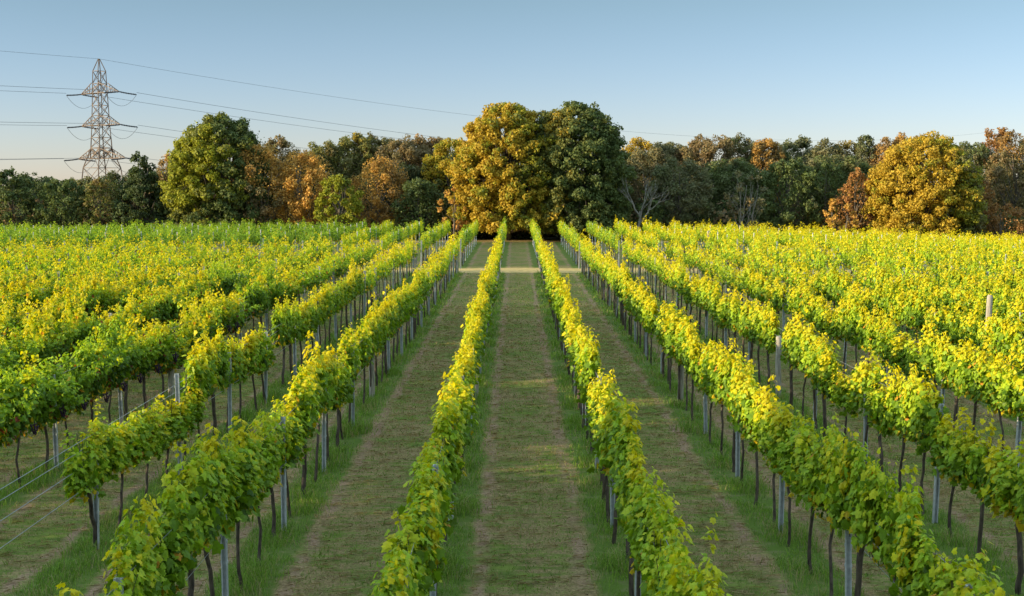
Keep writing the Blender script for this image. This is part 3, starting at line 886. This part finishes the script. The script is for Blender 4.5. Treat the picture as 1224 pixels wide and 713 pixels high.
# second line of the wood, seen between and above the front trees
back = [
 ('dull green tree top behind the leftmost tree', 40, 209, 70, 122, [DG, MG], .5), ('brownish green tree top between pylon and second tree', 100, 214, 60, 122, [MG, OB], .6),
 ('dark tree filling the gap behind the thin olive tree', 145, 205, 70, 121, [DG, OB], .4),
 ('brown-green tree top left of the golden treetop row', 395, 172, 66, 124, [OB, OG, BR], .5), ('tree top with an amber tip above the loose birch', 425, 160, 56, 125, [OB, OG, GO], .6),
 ('olive tree top with pale tip above the orange-brown birch', 452, 162, 54, 126, [OG, OB, GG], .5), ('brown tree top left of the olive-yellow tree', 482, 165, 60, 124, [OB, BR], .6),
 ('ochre-topped tree behind the dark green bush', 510, 162, 58, 126, [OB, BR, OC], .6), ('dark olive tree low behind the loose birch', 480, 195, 80, 118, [DG, OB], .4),
 ('golden tipped tree just right of the dark green oak', 763, 165, 44, 124, [OB, GO, GO], .5), ('dull brown tree behind the bare grey tree', 775, 178, 66, 119, [GG, OB, BR], .5),
 ('grey-brown tree top left of the tallest brown top', 800, 170, 56, 126, [GG, OB], .6), ('brown-gold tree top above the grey-green tree', 845, 160, 66, 125, [OB, BR, GO], .45),
 ('green-brown tree top above pale twiggy tree', 884, 163, 54, 126, [MG, OB, GG], .5), ('olive tree behind the pale twiggy tree', 872, 188, 70, 119, [MG, GG], .5),
 ('orange-tipped tree top above the rounded green tree', 912, 165, 48, 125, [OB, OC, OR], .55), ('dull green tree top right of the orange-tipped top', 948, 164, 58, 127, [MG, GG, OB], .5),
 ('grey-green pointed tree top left of the ochre treetop', 985, 168, 52, 125, [GG, OB], .4), ('thin tall tree top rising above the wood near the wide golden tree', 1031, 160, 30, 124, [GG, MG], .5),
 ('yellow-brown tree top left of the wide golden tree', 1008, 166, 44, 126, [OB, GO], .5), ('broad ochre tree top touching wide golden tree', 1063, 162, 62, 123, [OC, BR, OB], .4),
 ('olive tree top behind right flank of wide golden tree', 1160, 172, 66, 121, [OB, MG, GG], .5), ('russet tipped tall tree top beside the distant pylon', 1186, 153, 42, 123, [OB, RO, OC], .6),
 ('dark green tree at the extreme right behind the brown tree', 1232, 162, 60, 124, [DG, MG, OC], .4),
 ('dark green tree between the two orange birches and the golden treetops', 330, 185, 90, 122, [DG, OB], .5), ('shadowy tree behind the thin brown tree left of the oak', 215, 200, 80, 121, [DG, MG], .4),
 ('dim olive tree between the rust-orange tree and rounded green tree', 1000, 186, 90, 119, [MG, OB], .4), ('dark tree behind the dark green bush and golden oak', 560, 180, 90, 121, [DG, MG], .4),
]
for i, (lab, px, top, w, d, cols, pv) in enumerate(back):
    T(lab, 'tree', px, top + 1, w * 1.4, d=d, name='woodland_tree', cols=cols, patch=(lambda c, u, pv=pv: pv * .6 + .5 * max(0, u - .76)), ncl=60, z0f=.04, seed=50 + i,
      airy=.1, dens=.55, leaf=.165, bare_twigs=2, fill=9000, group='trees in the back line of the wood')

# shrubs filling the foot of the wood: one uncountable mass
def understory():
    rng = np.random.default_rng(77)
    P, Nn, T_, S, C = [], [], [], [], []
    for k in range(900):
        x = rng.uniform(-62, 62); y = rng.uniform(112.5, 120) + (0 if k % 3 else 5)
        h = rng.uniform(2.0, 4.6) if k % 2 else rng.uniform(.8, 2)
        gz = float(ground_z(x, y)); w = rng.uniform(1.0, 2.2)
        n = 150
        q = rng.normal(0, 1, (n, 3)); q /= np.linalg.norm(q, axis=1)[:, None]
        P.append(np.array((x, y, gz + h * .5)) + q * (w, w * .7, h * .5) * rng.uniform(.6, 1.1, (n, 1)))
        Nn.append(q + rng.normal(0, .5, (n, 3))); T_.append(rng.normal(0, 1, (n, 3))); S.append(rng.uniform(.2, .5, n))
        base = np.array([DG, MG, OB, BR][rng.choice(4, p=[.25, .25, .3, .2])])
        C.append(base * rng.uniform(.7, 1.3, (n, 1)))
    V_, F_, k = scatter(LF, *map(np.concatenate, (P, Nn, T_, S)))
    return new_mesh('undergrowth', V_, [F_], np.repeat(np.concatenate(C), k, axis=0), False, [M_TREE])
tag(link('undergrowth', understory()), 'dark tangled undergrowth between the trunks at the foot of the wood', 'undergrowth', None, 'stuff')

# two unseen trees added left of the frame to shade the nearest vines
for i, (x, y, h, w) in enumerate(((-34, 2.8, 12.0, 12.5), (-33, -10, 12.5, 12))):
    build_tree('oak_tree', ['green oak beside the vineyard outside the left of frame, farther of two', 'green oak outside the left of frame, nearer of two'][i],
               'tree', x, y, h, w, cols=[DG, MG, OG], patch=const(.5), ncl=60, z0f=.05, seed=200 + i, leaf=.5, dens=1.3, fill=6000)

# ------------------------------------------------------------ pylons and cables
def cat_pts(a, b, sag, n=40):
    a = np.array(a, float); b = np.array(b, float); t = np.linspace(0, 1, n)[:, None]
    p = a + (b - a) * t; p[:, 2] -= 4 * sag * (t * (1 - t))[:, 0]
    return p
P1 = np.array((px_x(124, 230), 230.0, 0.0)); P2 = np.array((px_x(1206, 515), 515.0, 0.0)); P0 = P1 + np.array((-150.0, -260.0, 4.0))
HP = px_z(73, 230.0)
dr = P2 - P1; dr /= np.linalg.norm(dr)
dl = P0 - P1; dl[2] = 0; dl /= np.linalg.norm(dl)
armdir = dr - dl; armdir /= np.linalg.norm(armdir); armdir = np.array((armdir[1], -armdir[0], 0))   # perpendicular to the line
if armdir[0] < 0: armdir = -armdir
LV = [px_z(y, 230.0) for y in (113, 151, 190)]
AL = [5.8, 5.9, 7.2]
def pylon(loc, label, detail=True):
    e = empty('electricity_pylon', loc)
    tag(e, label, 'pylon', 'lattice pylons of the power line')
    ax = armdir; ay = np.array((-ax[1], ax[0], 0))
    def corner(i, z):
        w = np.interp(z, [0, 9, LV[2], LV[1], LV[0], HP - 2.2, HP], [3.1, 2.25, 1.4, 1.12, .92, .8, .08])
        s, t = ((-1, -1), (1, -1), (1, 1), (-1, 1))[i]
        return ax * s * w + ay * t * w + np.array((0, 0, z))
    mb = MB()
    lv = [-.3, 4, 8, 11.5, LV[2], LV[2] + 2, (LV[2] + LV[1]) / 2 + .8, LV[1], LV[1] + 1.8, (LV[1] + LV[0]) / 2 + .7, LV[0], LV[0] + 1.7, HP - 2.2, HP]
    for a, b in zip(lv[:-1], lv[1:]):
        for i in range(4):
            j = (i + 1) % 4
            mb.tube([corner(i, a), corner(i, b)], .11 if a < 12 else .085, 4)
            if b < HP:
                mb.tube([corner(i, a), corner(j, b)], .05, 4); mb.tube([corner(j, a), corner(i, b)], .05, 4)
                mb.tube([corner(i, b), corner(j, b)], .05, 4)
    link('tower', mb.mesh('tower', [M_PYLON]), e)
    tips = {}
    for li, z in enumerate(LV):
        for s in (-1, 1):
            m = MB(); tip = ax * s * AL[li] + np.array((0, 0, z))
            w = 1.3 if li == 2 else 1.0
            ins = [ax * s * w + ay * t * w + np.array((0, 0, z + zz)) for t in (-1, 1) for zz in (0, 1.8)]
            for p in ins: m.tube([p, tip], .075, 4)
            for k in (1, 2, 3, 4):
                f = k / 5
                q = [p * (1 - f) + tip * f for p in ins]
                m.tube([q[0], q[2]], .04, 4); m.tube([q[0], q[1]], .04, 4); m.tube([q[2], q[3]], .04, 4)
                f2 = (k - 1) / 5
                q2 = [p * (1 - f2) + tip * f2 for p in ins]
                m.tube([q[0], q2[2]], .04, 4); m.tube([q2[0], q[2]], .04, 4); m.tube([q[1], q2[0]], .04, 4); m.tube([q[3], q2[2]], .04, 4)
            link('crossarm', m.mesh('crossarm', [M_PYLON]), e)
            tips[(li, s)] = tip
            if detail:
                ends = []
                for d in (dr, dl):
                    a = tip; b = tip + d * 3.4 + np.array((0, 0, -.35)); ends.append(b)
                    mi = MB(); n = 22
                    pts = cat_pts(a, b, .05, n); rr_ = np.where(np.arange(n) % 2, .16, .08); rr_[0] = .04; rr_[-1] = .04
                    mi.tube(pts, rr_, 6)
                    link('insulator', mi.mesh('insulator', [M_INSUL]), e)
                mj = MB(); mj.tube(cat_pts(ends[0], ends[1], 2.2, 24), .035, 4, False)
                link('jumper_cable', mj.mesh('jumper_cable', [M_CABLE]), e)
    return e, tips
e1, tips = pylon(P1, 'tall steel lattice pylon rising above the trees at the left')
e2, _ = pylon(P2, 'tiny distant pylon top poking above the trees at the far right', False)
def cable(label, a1, a2, a0, sagr, sagl, r=.05):
    m = MB()
    m.tube(cat_pts(a1 + dr * (3.4 if r > .03 else 0), a2, sagr, 60), r, 4, False)
    m.tube(cat_pts(a1 + dl * (3.4 if r > .03 else 0), a0, sagl, 30), r, 4, False)
    tag(link('power_cable', m.mesh('power_cable', [M_CABLE])), label, 'cable', 'cables of the power line')
cable('thin earth wire running over the very top of the pylon', P1 + (0, 0, HP), P2 + (0, 0, HP), P0 + (0, 0, HP), 9, 3, .028)
for li, lw in enumerate(('top', 'middle', 'lowest')):
    for s, sw in ((-1, 'left'), (1, 'right')):
        t = tips[(li, s)]
        cable('power cable hung from the %s crossarm on the %s side of pylon' % (lw, sw), P1 + t, P2 + t, P0 + t, 10, 3.5, .036)
